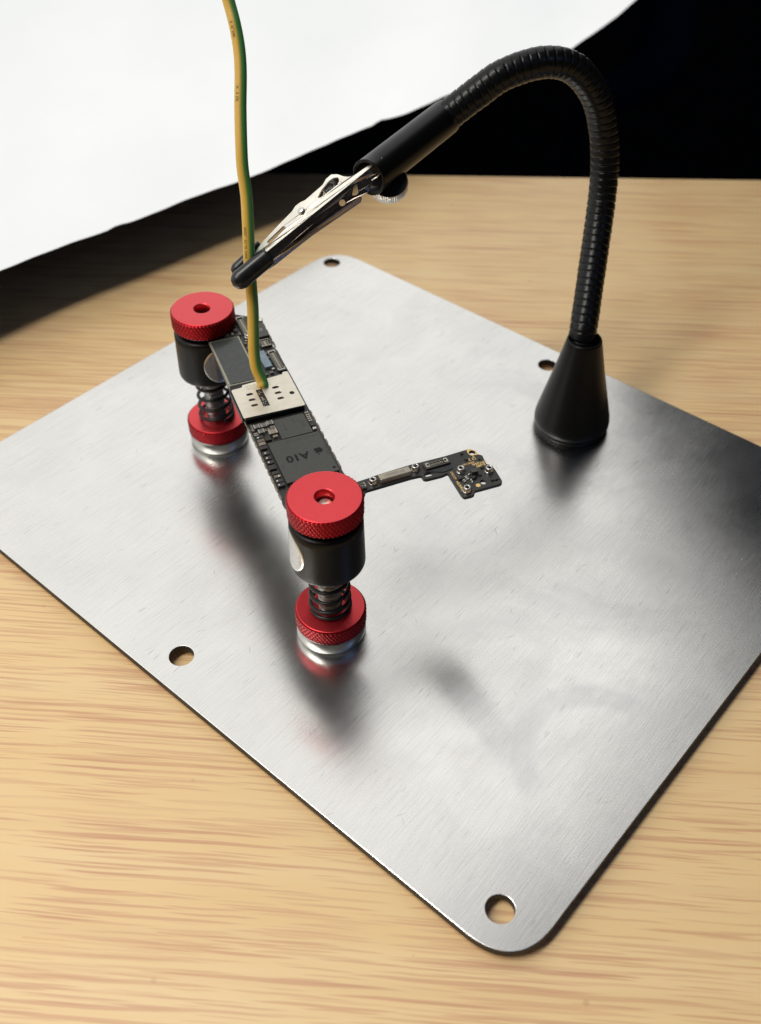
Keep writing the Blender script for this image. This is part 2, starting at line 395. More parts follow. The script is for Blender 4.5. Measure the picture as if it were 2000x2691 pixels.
def rrect(cx, cy, w_, h_, r, rot=0, n=6):
    c, s_ = cos(rot), sin(rot)
    pts = [(cx+x*c-y*s_, cy+x*s_+y*c) for x, y in ((-w_/2, -h_/2), (w_/2, -h_/2), (w_/2, h_/2), (-w_/2, h_/2))]
    return rounded(pts, r, n)

# ================================================================== setting
TZ = -2.95                                     # height of the table top (plate top is 0)
mb = MB()
far = lambda x: 346.3 - 0.030*x
x0, x1 = -700, 700
quad_prism(mb, [(x0, -260), (x1, -300), (x1, far(x1)), (x0, far(x0))], TZ-18, TZ)
table = mb.build('table', M['wood'], bevel=1.0)
tag(table, 'pale wood grain tabletop under the metal plate', 'table')
mb = MB(); quad_prism(mb, [(-9000, -9000), (9000, -9000), (9000, 9000), (-9000, 9000)], TZ-560, TZ-552)
tag(mb.build('floor', M['floor']), kind='structure')

# steel plate with holes
U = Vector((0.7530, -0.6580)); V = Vector((0.6561, 0.7547))
Tc = Vector((-15.06, 281.43)); Lh, Wh = 80.48, 131.24
def uv(u, v): p = Tc + U*u - V*v; return (p.x, p.y)
outer = rounded([uv(-4.8, -6.9), uv(2*Lh+8.4, -6.9), uv(2*Lh+8.4, Wh+7.0), uv(-4.8, Wh+7.0)], 10.5, 24)
holes = [circ(*uv(u, v), 2.52, 56) for u in (0, Lh, 2*Lh) for v in (0, Wh)]
plate = sheet('steel_plate', [outer]+holes, -1.9, 0, M['steel'], bevel=0.12, edge=M['steel_edge_shaded'])
plate.location = (0, 0, 0)
for u_, v_ in ((Lh*.5, 6), (Lh*1.5, 6), (Lh*.5, Wh-6), (Lh*1.5, Wh-6)):
    mb = MB(); lathe(mb, [(0.001, 0), (3.8, 0), (4, .2), (4, 1.0), (0.001, 1.0)], 32)
    mb.build('rubber_foot', M['black_rubber'], plate, loc=(*uv(u_, v_), TZ+0.02))
tag(plate, 'scuffed brushed steel base plate with rounded corners and drilled holes', 'metal plate')

# ================================================================== the white cloth
CA = Vector((-103.6, 245.7, 0)); CB = Vector((73.1, 407.5, 0)); cdir = (CB-CA).normalized(); cn = Vector((cdir.y, -cdir.x, 0))  # towards the viewer
CLEN = (CB-CA).length
def cloth_edge(s_):
    ks = [(0, CLEN), (8, CLEN+36), (14, CLEN+50), (100, 305), (212, 338), (300, 385), (420, 460), (600, 570), (950, 800)]
    for (a, va), (b, vb) in zip(ks, ks[1:]):
        if s_ <= b: return va+(vb-va)*(s_-a)/(b-a)
    return 800
def cloth_profile(s_):
    R = 240.0; s0 = 2000.0
    if s_ < s0: return 0.0, s_
    a = (s_-s0)/R; return R*(1-cos(a)), s0+R*sin(a)
def cloth_mesh():
    mb = MB(); NU, NV = 420, 60; vs = []; smax = 950
    vv = [0, .6, 1.4, 2.5, 4, 6, 9, 13, 18, 24] + [24+(smax-24)*(k/(NV-10))**1.2 for k in range(1, NV-9)]
    rnd = random.Random(3)
    ph = [rnd.uniform(0, 6.28) for _ in range(8)]
    for j, s_ in enumerate(vv):
        e = cloth_edge(s_)
        for i in range(NU+1):
            l = -720 + (e+720)*i/NU
            d, z = cloth_profile(s_)
            fade = math.exp(-s_/14.0)
            hem = 0.22*sin(l*0.060+ph[0])+0.14*sin(l*0.17+ph[1])+0.06*sin(l*0.51+ph[2])
            for l0, a_ in ((37, 0.8), (140, 1.4)):      # small nicks in the hem
                if l > l0-7: hem += a_*math.exp(-((l-l0)/4.0)) * (1 if l > l0 else max(0, (l-l0+1.5)/1.5))
            fold = 0.9*sin(l*0.045+s_*0.03+ph[3])+0.5*sin(l*0.11-s_*0.05+ph[4])
            p = CA + cdir*l + cn*(d+fold)
            vs.append((p.x, p.y, 18 + z + hem*fade))
    W = NU+1; fs = [(j*W+i, j*W+i+1, (j+1)*W+i+1, (j+1)*W+i) for j in range(len(vv)-1) for i in range(NU)]
    mb.add(vs, fs, 0, True)
    return mb
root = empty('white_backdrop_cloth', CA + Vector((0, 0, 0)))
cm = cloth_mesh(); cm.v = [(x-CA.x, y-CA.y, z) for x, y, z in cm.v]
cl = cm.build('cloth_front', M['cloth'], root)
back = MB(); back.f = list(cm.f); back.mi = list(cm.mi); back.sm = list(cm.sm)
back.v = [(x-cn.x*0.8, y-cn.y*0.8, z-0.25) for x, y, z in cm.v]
back.build('light_block_sheet', M['matt_black'], root)  # added black sheet that stops the cloth's glow behind it
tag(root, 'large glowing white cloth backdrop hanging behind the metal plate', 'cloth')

# dim navy shape beyond the table, out of focus
mb = MB()
cp, _ = resample(catmull([(128, 566, 70), (138, 562, 30), (145, 560, 2), (149, 560, -22), (148, 560, -42), (140, 560, -55), (126, 560, -63), (116, 562, -68), (110, 566, -84), (108, 570, -120), (108, 572, -300), (108, 572, TZ-551)], 10), 6)
tube(mb, cp, lambda s_, th: 2.5+12*math.exp(-((s_-105)/55.0)**2), 20, Vector((0, 1, 0)))
seat = mb.build('chair', M['navy'])
tag(seat, 'dim blurred navy blue curved chair frame in the darkness beyond the table', 'chair')

# ================================================================== clamp posts
def knurl(R, depth, teeth, zpitch):
    def f(r, z, a):
        if r < R-0.05: return r
        u = a*teeth/(2*pi)
        g1 = abs(((u+z/zpitch) % 1)-0.5)*2; g2 = abs(((u-z/zpitch) % 1)-0.5)*2
        return r - depth*max(0, 1-min(1-g1 if 0 else g1, g2)*1.6)
    return f
def disc_profile(R, z0, z1, rh=0, chamfer=0.35, hole_ch=0.32):
    p = []
    nz = 12
    if rh: p += [(rh, z0), ]
    else: p += [(0.001, z0)]
    p += [(R-chamfer-0.1, z0), (R-0.06, z0+chamfer)]
    zs = [z0+chamfer+(z1-z0-2*chamfer)*k/nz for k in range(nz+1)]
    p += [(R, z) for z in zs]
    p += [(R-0.10, z1-chamfer+0.03), (R-chamfer-0.02, z1-0.03), (R-chamfer-0.12, z1)]
    p += [(R-chamfer-0.2, z1), (R-chamfer-0.5, z1), ((R+rh)/2, z1)]
    if rh: p += [(rh+hole_ch+0.4, z1), (rh+hole_ch+0.08, z1), (rh+hole_ch, z1), (rh+hole_ch-0.1, z1-0.06), (rh, z1-hole_ch)]
    else: p += [(0.001, z1)]
    return p
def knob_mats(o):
    o.data.materials.append(M['red_shaded'])
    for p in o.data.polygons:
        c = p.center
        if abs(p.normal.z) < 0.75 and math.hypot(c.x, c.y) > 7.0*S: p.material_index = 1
def make_post(loc, label, facet_az, screw_top):
    rt = empty('clamp_post', loc)
    tag(rt, label, 'clamp post', 'red and black spring clamp posts on the plate')
    # magnet
    mb = MB(); prof = [(0.001, 0), (6.85, 0), (6.95, 0.08), (6.95, 0.30), (7.10, 0.38), (7.18, 0.5), (7.18, 3.1), (7.05, 3.3), (6.2, 3.3)]
    lathe(mb, prof, 128); mb.build('magnet_base', M['magnet'], rt)
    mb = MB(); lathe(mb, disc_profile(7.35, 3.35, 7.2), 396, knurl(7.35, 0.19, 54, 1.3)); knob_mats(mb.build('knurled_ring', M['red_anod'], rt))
    # spring
    pts = []; turns = 5.2; n = 360
    for k in range(n+1):
        t = k/n; a = 2*pi*turns*t + facet_az
        if t < .14: z = 7.7 + 0.5*(t/.14)
        else: z = 8.2 + (21.0-8.2)*((t-.14)/.86)
        r = 4.05-0.45*t
        pts.append(Vector((r*cos(a), r*sin(a), z)))
    mb = MB(); tube(mb, pts, 0.42, 12, Vector((0, 0, 1))); mb.build('spring', M['dark_steel'], rt)
    # screw
    mb = MB(); prof = [(0.001, 7.2), (2.4, 7.2)]+[(2.4, 7.2+0.1*k) for k in range(1, int((31-7.5)/0.1))]+[(1.8, min(screw_top, 31)), (0.001, min(screw_top, 31))]
    def th(r, z, a):
        if r < 2.3 or z <= 7.2: return r
        return r - 0.30*abs((((z/0.85)-a/(2*pi)) % 1)-0.5)*2
    lathe(mb, prof, 64, th); mb.build('screw', M['screw'], rt)
    if screw_top > 32:
        mb = MB(); lathe(mb, [(0.001, 30.9), (1.45, 30.9), (1.45, screw_top-0.35), (1.15, screw_top), (0.001, screw_top)], 40); mb.build('screw_tip', M['tray'], rt)
    # sleeve
    zb, zt = 20.6, 32.75
    rs = lambda z: 7.35-0.28*(z-zb)/(zt-zb)
    mb = MB(); prof = [(4.4, zb+0.4), (4.6, zb), (rs(zb)-1.0, zb), (rs(zb)-0.55, zb+0.12), (rs(zb)-0.2, zb+0.42), (rs(zb)-0.04, zb+0.85)]
    prof += [(rs(zb+1.0+k*(zt-zb-1.6)/8), zb+1.0+k*(zt-zb-1.6)/8) for k in range(9)] + [(rs(zt)-0.25, zt-0.25), (rs(zt)-0.6, zt), (2.7, zt)]
    lathe(mb, prof, 128); sl = mb.build('sleeve', M['black_anod'], rt)
    # polished oval
    mb = MB(); NR, NA = 14, 72; vs = []; fs = []
    zc, hr, wr = 26.6, 4.75, 4.6
    for i in range(NR+1):
        for k in range(NA):
            a = 2*pi*k/NA; rr = i/NR; z = zc + hr*rr*sin(a); phi = facet_az + wr*rr*cos(a)/7.3
            lift = 0.07 if rr < 0.97 else -0.05
            R = rs(z)+lift
            vs.append((R*cos(phi), R*sin(phi), z))
    for i in range(NR):
        for k in range(NA): fs.append((i*NA+k, i*NA+(k+1) % NA, (i+1)*NA+(k+1) % NA, (i+1)*NA+k))
    mb.add(vs, fs); mb.build('polished_facet', M['facet'], sl)
    # cap
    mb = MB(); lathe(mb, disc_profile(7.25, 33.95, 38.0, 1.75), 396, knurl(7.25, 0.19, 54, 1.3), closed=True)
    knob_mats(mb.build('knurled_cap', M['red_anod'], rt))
    mb = MB(); lathe(mb, [(5.2, 33.62), (6.6, 33.62), (6.6, 33.95), (5.2, 33.95)], 96, closed=True)
    mb.build('washer', M['black_anod'], rt)
    return rt
make_post((-10.2, 136.6, 0), 'front clamp post with the brighter red cap, at the near end of the board', radians(-160), 36.3)
make_post((-40.3, 198.2, 0), 'rear clamp post with a pinkish red cap, farthest from the viewer', radians(-55), 31.0)

# ================================================================== circuit board
BZ = 33.6; BA = radians(21.3)
B = empty('circuit_board', (-17.23, 150.82, 0), BA)
tag(B, 'black L-shaped phone circuit board clamped between the two red posts', 'circuit board')
edge_pts = []
main = [(-5.1, 54.4), (-5.1, 47), (-5.15, 44), (-5.3, 27), (-5.3, 15), (-5.15, 13), (-5.0, -9.0), (-5.3, -9.8), (-5.2, -11.2), (-4.4, -12.6), (2.0, -13.0), (9.0, -13.9), (10.06, -13.6), (10.47, -12.74),
        (13.26, -12.67), (20.17, -12.43), (22.03, -12.56), (22.0, -13.59), (22.52, -14.02), (25.95, -14.09), (27.11, -13.79), (27.06, -14.82), (27.0, -20.33), (27.21, -21.21),
        (28.77, -21.31), (29.37, -21.11), (29.85, -20.29), (35.14, -20.32), (35.8, -20.0), (35.95, -19.4), (36.09, -16.24), (35.91, -14.66), (35.18, -14.23), (35.56, -11.45),
        (34.95, -11.08), (34.89, -9.95), (34.3, -9.0), (33.29, -8.85), (28.68, -9.08), (22.81, -9.01), (21.61, -8.94), (14.16, -9.34), (12.47, -9.57), (9.51, -9.8), (8.5, -9.0),
        (8.3, -5.3), (8.28, 5.3), (8.32, 14.4), (8.35, 27.3), (8.28, 33.2), (8.35, 36.7), (7.85, 38.8), (8.3, 41.2), (8.55, 48.9), (8.9, 50.4), (5.3, 52.6), (3.0, 54.4)]
# densify long edges of the main strip with the scalloped break-off tabs
outl = rounded(main, 0.35, 3)
bh = [circ(34.0, -10.15, 0.62, 24), stadium(23.48, -12.83, 1.75, 0.95), circ(32.43, -18.65, 0.62, 24), circ(34.5, -12.58, 0.24, 16), stadium(35.15, -19.15, 1.0, 0.55, 0.2)]
pcb = sheet('substrate', [outl]+bh, BZ-0.7, BZ, M['pcb'], B, bevel=0.05)
# plated scallops along both long edges
def scallops(x, y0, y1, sgn):
    mb = MB(); y = y0
    while y < y1:
        L = random.uniform(1.5, 2.6)
        quad_prism(mb, [(x, y), (x+sgn*0.16, y+0.25), (x+sgn*0.20, y+L*0.5), (x+sgn*0.16, y+L-0.25), (x, y+L), (x-sgn*0.12, y+L), (x-sgn*0.12, y)], BZ-0.55, BZ+0.03)
        y += L+random.uniform(0.25, 0.9)
    mb.build('edge_plating', M['pcb_edge'], B)
scallops(-5.12, -9, 13, -1); scallops(8.33, -5, 14, 1); scallops(8.36, 38.5, 48, 1)
def chip(name, cx, cy, w_, h_, t_, m, rot=0, z=BZ, parent=B, bev=0.05):
    mb = MB(); box(mb, 0, 0, 0, t_, w_, h_, rot); o = mb.build(name, m, parent, bevel=bev, loc=(cx, cy, z+0.002)); return o
# processor
proc = chip('processor_chip', 2.27, 0.15, 10.55, 12.55, 0.75, M['chip'])
ZC = 0.755
# lettering: reads from the far side
def child_text(name, body, size, x, y, z, rot, m, parent, sx=1.0, bold=0.0):
    o = put_text(name, body, size, x, y, z, rot, m, parent, sx, bold); return o
child_text('lettering', 'A10', 2.75, 1.22, 0.22, ZC-0.15+0.15, pi, M['chip_print'], proc, 1.02, 0.085).location = Vector((-2.27+0.0, 0.0, 0))*S
# fruit emblem: body, bite and leaf (upside down like the lettering)
def emblem():
    body = []
    ctrl = [(0, 0.62), (0.30, 0.74), (0.66, 0.66), (0.86, 0.42), (0.68, 0.22), (0.66, -0.06), (0.92, -0.30), (0.72, -0.72), (0.40, -0.98), (0.0, -0.86),
            (-0.40, -0.98), (-0.76, -0.66), (-0.95, -0.12), (-0.86, 0.40), (-0.50, 0.72), (-0.18, 0.68)]
    p = catmull([(x, y, 0) for x, y in ctrl]+[(0, 0.62, 0)], 5)
    leaf = catmull([(0.02, 0.82, 0), (0.06, 1.14, 0), (0.40, 1.36, 0), (0.38, 1.06, 0), (0.02, 0.82, 0)], 4)
    k = 0.92
    return [[(-x*k, -y*k) for x, y, _ in p[:-1]], [(-x*k, -y*k) for x, y, _ in leaf[:-1]]]
em = sheet('emblem', emblem(), 0, 0.012, M['chip_print'], proc); em.location = Vector((5.62-2.27, 0.75-0.15, ZC-0.002))*S
def faint(body, size, x, y, rot, par, ox, oy, m='chip_print_faint', sx=1.0):
    o = put_text('lettering', body, size, x-ox, y-oy, ZC, rot, M[m], par, sx)
faint('APL1W24', 0.62, 7.1, 0.2, pi/2+pi, proc, 2.27, 0.15)
faint('339S00255 K3RG1G10CM', 0.62, 3.6, 5.5, pi, proc, 2.27, 0.15)
faint('1637', 0.6, -2.2, -1.2, pi/2, proc, 2.27, 0.15)
mb = MB(); mb.v = []; quad_prism(mb, circ(0, 0, 0.33, 20), 0, 0.01); mb.build('index_dot', M['chip_print'], proc, loc=(6.9-2.27, -5.0-0.15, ZC))
memory = chip('memory_chip', 3.27, 9.8, 6.45, 6.35, 0.75, M['chip'], 0.01)
for b_, x, y in (('SK hynix', 3.9, 11.5), ('H23QE', 5.4, 9.8), ('2DGF9', 1.6, 9.8), ('627A', 4.9, 11.0)):
    put_text('lettering', b_, 0.62, x-3.27, y-9.8, ZC, pi/2+pi, M['chip_print_faint'], memory)
# shielded storage chip
mb = MB(); box(mb, 0, 0, 0, 0.85, 6.9, 17.1); big = mb.build('storage_chip', M['frame'], B, bevel=0.12, loc=(-1.85, 35.6, BZ))
mb = MB(); quad_prism(mb, rrect(0, 0, 6.15, 16.3, 0.25), 0.85, 0.95); mb.build('chip_face', M['shiny_chip'], big)
# sim tray shield
tray = sheet('card_tray', [rounded([(-5.5, 14.8), (7.6, 14.5), (7.6, 26.95), (6.4, 26.95), (6.3, 26.3), (-2.9, 25.6), (-3.0, 24.9), (-5.45, 24.8)], 0.5, 4)]
      + [stadium(x, y, 1.45, 0.72, 0.03) for x, y in ((-2.17, 22.05), (-2.2, 20.13), (-2.21, 18.2), (3.56, 22.4), (3.53, 20.45), (3.5, 18.5))]
      + [rrect(0.05, 20.0, 1.35, 5.9, 0.12), circ(6.21, 19.4, 0.52, 24)], BZ+1.25, BZ+1.45, M['tray'], B, bevel=0.06)
mb = MB(); box(mb, 1.05, 20.7, BZ+0.01, BZ+1.22, 12.7, 11.7); mb.build('tray_body', M['hole'], tray)
mb = MB()
for _ in range(26): box(mb, random.uniform(-0.4, 0.5), random.uniform(17.3, 22.8), BZ+1.225, BZ+1.24, random.uniform(.12, .4), random.uniform(.1, .3), random.uniform(0, 1.5))
mb.build('tray_contacts', M['tin'], tray)
mb = MB()
for x, y in ((-2.2, 20.03), (-2.21, 18.1), (3.53, 20.35), (3.5, 18.4)): box(mb, x, y, BZ+1.222, BZ+1.232, 1.6, 0.5)
mb.build('tray_springs', M['hole_brown'], tray)
# skirts of the tray: dark left/near walls with little lips
mb = MB(); box(mb, -5.62, 19.9, BZ+0.0, BZ+1.2, 0.3, 9.6); box(mb, 1.0, 14.55, BZ+0.05, BZ+1.2, 12.6, 0.3); box(mb, 7.6, 17.6, BZ+0.3, BZ+1.42, 0.16, 1.9); box(mb, 7.6, 22, BZ+0.3, BZ+1.42, 0.16, 3.0)
mb.build('tray_wall', M['black_anod'], tray)
mb = MB()
rr = random.Random(5)
for row in range(4):
    x = -2.3
    while x < 0.3:
        w_ = rr.uniform(.12, .42); box(mb, x+w_/2, 24.9-row*0.42, BZ+1.453, BZ+1.458, w_, 0.13); x += w_+0.12
mb.build('print', M['tan_print'], tray)
# rear fittings
def connector(cx, cy, w_, h_, rot, t_=0.55, name='connector', pins=True):
    o = sheet(name, [rrect(0, 0, w_, h_, min(w_, h_)*0.3, 0, 5), rrect(0, 0, w_*0.72, h_*0.90, 0.15)], 0, t_, M['conn'], B, bevel=0.03)
    o.location = Vector((cx, cy, BZ+0.002))*S; o.rotation_euler = (0, 0, rot)
    if pins:
        mb = MB(); box(mb, 0, 0, 0, t_*0.75, w_*0.22, h_*0.74)
        n = int(h_/0.32)
        for k in range(n):
            y = -h_*0.37+h_*0.74*(k+.5)/n
            for sx in (-1, 1): box(mb, sx*w_*0.24, y, 0.02, t_*0.8, w_*0.16, 0.15)
        mb.build('pins', M['pins'], o)
        mb = MB()
        for sy in (-1, 1):
            quad_prism(mb, rrect(0, sy*h_*0.435, w_*0.66, h_*0.035, 0.04), 0.05, t_*1.05)
            for sx in (-1, 1): box(mb, sx*w_*0.36, sy*h_*0.40, 0.05, t_*1.05, w_*0.07, h_*0.10)
        mb.build('end_clips', M['tin'], o)
    return o
connector(3.85, 48.0, 2.2, 8.4, 0.03)
connector(6.9, 32.8, 2.0, 8.3, 0.03)
connector(6.45, 39.9, 2.7, 2.8, 0.02, 0.6)
chip('bluish_chip', 4.55, 34.1, 1.7, 6.2, 0.6, M['blue_chip'], 0.03)
c_ = chip('radio_chip', 6.85, 45.0, 2.75, 5.3, 0.6, M['chip'], 0.02)
mb = MB(); lathe(mb, [(0.34, 0.60), (0.46, 0.60), (0.46, 0.64), (0.34, 0.64)], 24, closed=True); mb.build('ring_mark', M['tin'], c_)
chip('ground_pad', 7.0, 50.0, 3.3, 1.3, 0.25, M['tray'], -0.30)
def standoff(cx, cy, h_=1.1, r=0.72):
    mb = MB(); lathe(mb, [(r*0.5, 0.0), (r*1.28, 0.0), (r*1.28, 0.16), (r*1.05, 0.24), (r, 0.3), (r, h_-0.08), (r-0.08, h_), (r*0.58, h_), (r*0.5, h_-0.08)], 32, closed=True)
    o = mb.build('standoff', M['standoff'], B, loc=(cx, cy, BZ+0.002))
    mb = MB(); lathe(mb, [(0.001, 0.12), (r*0.49, 0.12)], 24); mb.build('bore', M['hole'], o)
for x, y in ((12.58, -11.23), (21.59, -10.70), (29.6, -14.42), (34.76, -16.3), (28.42, -19.85)): standoff(x, y)
standoff(3.2, 43.2, 0.9, 0.6)
# small rear parts
mb = None
for x, y, w_, h_, mm in ((-0.6, 46.3, .9, .5, 'cap_grey'), (0.6, 46.2, .5, .9, 'tin'), (1.6, 47.4, .8, .8, 'cap_grey'), (2.2, 45.6, .5, .9, 'cap_brown'), (2.35, 41.6, .5, .8, 'cap_brown'), (2.5, 39.6, .5, 1.0, 'cap_grey'), (2.6, 37.2, .5, .8, 'cap_grey'),
                         (3.3, 28.8, 1.0, .5, 'cap_grey'), (4.7, 29.2, .8, .8, 'cap_grey'), (5.4, 30.3, .6, .5, 'tin'), (2.7, 30.0, .7, .7, 'cap_beige'), (3.8, 27.7, .9, .5, 'cap_brown'), (5.9, 27.8, .6, .5, 'cap_grey'), (5.65, 36.3, .35, .9, 'cap_grey'), (5.6, 34.6, .35, .8, 'cap_grey'), (5.6, 32.9, .35, .8, 'cap_black')):
    chip('capacitor', x, y, w_, h_, 0.38, M[mm], 0.03, bev=0.04)
# components left of the processor
def smd(x, y, w_, h_, t_, m, ends=None, dot=None):
    o = chip('capacitor', x, y, w_*0.92, h_*0.90, t_, M[m], 0.0, bev=0.06)
    if ends:
        mb = MB()
        for sg in (-1, 1):
            if ends == 'x': box(mb, sg*w_*0.40, 0, 0.0, t_+0.012, w_*0.16, h_*0.93)
            else: box(mb, 0, sg*h_*0.40, 0.0, t_+0.012, w_*0.95, h_*0.16)
        mb.build('solder_ends', M['tin'], o)
    if dot:
        mb = MB(); quad_prism(mb, circ(dot[0]-x, dot[1]-y, 0.17, 14), t_, t_+0.012); mb.build('white_dot', M['white_dot'], o)
for x, y, w_, h_ in ((-3.57, 12.54, 1.27, 1.33), (-2.09, 12.49, 1.36, 1.33), (-0.69, 12.75, 1.28, 1.33), (-3.1, 10.77, 1.27, 1.32)): smd(x, y, w_, h_, .6, 'cap_grey', 'x')
for x, y, w_, h_ in ((-4.49, 13.16, .4, .89), (-4.55, 11.99, .48, .77), (-2.12, 11.04, .48, .66), (-1.48, 11.06, .48, .66), (-.77, 11.39, .56, .77), (-.2, 11.36, .56, .77), (-4.34, 10.4, .87, .8)): smd(x, y, w_, h_, .35, 'cap_brown', 'y')
smd(-1.0, 9.75, 1.82, 1.5, .7, 'cap_beige', 'x'); smd(-.85, 8.4, 1.1, .7, .5, 'cap_beige')
smd(-2.45, 8.2, 1.3, 1.3, .5, 'cap_black')
for x, y, w_, h_, m_, d_ in ((-3.95, 9.08, 1.5, 1.05, 'cap_black', (-4.34, 8.95)), (-4.0, 7.97, 1.5, .95, 'cap_brown', None), (-4.03, 6.95, 1.45, .95, 'cap_beige', None), (-4.15, 5.75, 1.5, 1.1, 'cap_black', None),
                        (-4.16, 3.98, 1.45, 1.25, 'cap_black', (-4.33, 3.95)), (-4.17, 2.5, 1.4, 1.15, 'cap_black', (-4.44, 2.4)), (-4.17, 1.12, 1.4, 1.15, 'cap_black', (-4.45, 1.1)), (-4.2, -.45, 1.5, 1.45, 'cap_black', None),
                        (-4.13, -2.2, 1.45, .98, 'cap_black', None), (-4.05, -3.3, 1.5, .9, 'cap_brown', (-3.8, -3.4)), (-4.05, -4.6, 1.55, 1.1, 'cap_black', (-4.5, -4.62)), (-4.1, -5.8, 1.6, 1.1, 'cap_black', (-4.5, -5.85))):
    smd(x, y, w_, h_, .6, m_, None, d_)
for x, y, w_, h_ in ((7.29, 13.4, .73, .55), (7.29, 12.6, .73, .5), (7.27, 11.95, .72, .5), (7.25, 11.3, .72, .5), (7.26, 10.6, .72, .5)): smd(x, y, w_, h_, .4, 'cap_beige', 'x')
smd(7.25, 9.2, 1.05, 1.3, .6, 'cap_black'); smd(7.25, 7.95, .85, .8, .5, 'tin')
# the arm
sh = chip('shield_can', 17.05, -11.25, 6.45, 1.65, 1.15, M['shield'], 0.025, bev=0.12)
mb = MB()
rr = random.Random(9)
for k in range(22):
    if k == 15: continue
    x = -2.0+k*0.19; box(mb, x, -0.05+0.03*(k % 3)+x*0.025, 1.155, 1.16, 0.07, rr.uniform(0.5, 1.0))
mb.build('print', M['cap_grey'], sh)
def small_conn(x, y, L, W, rot):
    o = sheet('connector', [rrect(0, 0, L*1.16, W*1.5, 0.3, 0, 5), rrect(0, 0, L*0.96, W*0.9, 0.15)], 0, 0.5, M['conn'], B, bevel=0.03)
    o.location = Vector((x, y, BZ+0.002))*S; o.rotation_euler = (0, 0, rot)
    mb = MB()
    for sg in (-1, 1):
        pts = rrect(sg*L*0.42, 0, L*0.16, W*0.86, 0.15, 0, 4)
        me = sheet('end_clips', [pts, rrect(sg*L*0.405, 0, L*0.09, W*0.5, 0.06, 0, 3)], 0.3, 0.56, M['tin'], o)
    for sg in (-1, 1): box(mb, 0, sg*W*0.30, 0.0, 0.5, L*0.62, W*0.10)
    box(mb, 0, 0, 0.0, 0.42, L*0.58, W*0.13); mb.build('pins', M['pins'], o)
small_conn(26.05, -10.75, 4.6, 1.3, 0.03)
small_conn(10.0, -11.5, 1.7, 1.3, 0.0)
# adhesive under the connector, gold ring, pads
mb = MB(); quad_prism(mb, rounded([(22.9, -12.0), (28.9, -11.9), (28.6, -13.0), (26.5, -13.4), (24.6, -12.6)], 0.4), BZ+0.003, BZ+0.15); mb.build('adhesive', M['black_rubber'], B)
sheet('gold_ring', [rounded([(33.25, -9.0), (34.2, -8.93), (34.8, -9.9), (34.95, -11.1), (34.3, -11.0), (33.5, -11.0), (33.1, -10.2)], 0.5), circ(34.0, -10.12, 0.66, 28)], BZ+0.004, BZ+0.03, M['gold'], B)
mb = MB(); quad_prism(mb, circ(31.08, -19.15, 0.47, 24), BZ+0.004, BZ+0.03); mb.build('gold_pad', M['gold'], B)
mb = MB(); quad_prism(mb, circ(33.7, -11.35, 0.17, 14), BZ+0.004, BZ+0.03); mb.build('gold_pad', M['gold'], B)
chip('sensor_chip', 31.65, -16.05, 1.35, 0.9, 1.1, M['chip'], -0.08, bev=0.04)
chip('black_chip', 31.05, -17.0, 0.8, 0.8, 0.5, M['cap_black'], 0.5, bev=0.03)
chip('black_chip', 28.75, -16.25, 1.2, 0.8, 0.4, M['cap_black'], 0, bev=0.03)
for x, y, r_ in ((29.82, -16.17, .2), (29.81, -16.55, .2), (29.86, -16.98, .2), (29.04, -16.95, .2), (29.1, -17.35, .2), (30.4, -17.4, 1.1), (30.35, -18.0, 1.1), (30.66, -15.87, .6)):
    o = chip('capacitor', x, y, 0.52, 0.24, 0.25, M['tin'], r_, bev=0.02)
for x, y in ((32.62, -16.7), (33.9, -14.9), (34.25, -18.85), (32.0, -11.6), (31.9, -9.7)): chip('capacitor', x, y, 0.5, 0.5, 0.35, M['cap_black'], .3, bev=0.03)
ZT = BZ+0.008
for b_, sz, x, y, rot, m_ in (('13 2', 0.95, 33.25, -11.85, pi, 'gold'), ('600B71B2', 0.62, 32.0, -12.75, pi, 'gold_print'), ('DPC(04)', 0.85, 34.0, -13.4, pi, 'gold'),
                              ('E-089', 0.85, 34.0, -14.1, pi, 'gold'), ('NLPMVD', 0.80, 27.75, -18.2, -pi/2, 'gold'), ('37EC32V', 0.62, 27.78, -14.9, -pi/2, 'gold_print')):
    put_text('lettering', b_, sz, x, y, ZT, rot, M[m_], B, 1.0, 0.02)

# ================================================================== gooseneck clip arm
G = empty('gooseneck_clip_arm', (48.5, 203.4, 0))
tag(G, 'black bendy gooseneck arm on a cone base holding a crocodile clip', 'gooseneck arm')
O = Vector((48.5, 203.4, 0))
mb = MB(); lathe(mb, [(0.001, 0.0), (8.9, 0.0), (9.0, 0.1), (9.0, 1.2), (8.7, 1.3)], 96); mb.build('magnet_foot', M['black_anod'], G)
mb = MB(); lathe(mb, [(8.2, 1.3), (9.1, 1.3), (9.4, 1.5), (9.42, 2.6), (9.25, 3.8), (8.95, 5.0), (8.0, 9.0), (6.8, 14.0), (5.6, 19.2), (4.65, 23.6), (4.22, 25.6), (4.05, 26.1), (3.8, 26.2), (3.65, 25.9), (3.55, 24.0)], 96)
mb.build('cone_base', M['black_plastic'], G)
goose = [(0, 0.2, 19), (48.2-O.x, 204.8-O.y, 24.5), (48.7-O.x, 207.4-O.y, 28.5)] + [(x-O.x, y-O.y, z) for x, y, z in
         [(50.1, 214.2, 35.0), (51.6, 221.5, 43.0), (52.4, 226.0, 50.4), (52.3, 228.4, 58.0), (50.8, 229.2, 65.9), (47.9, 228.8, 73.4), (42.5, 228.0, 79.5), (35.5, 225.9, 81.9), (26.7, 223.1, 80.5), (20.4, 220.6, 77.2), (12.9, 216.9, 72.9), (9.0, 211.0, 72.4)]]
path, L = resample(catmull(goose, 16), 0.17)
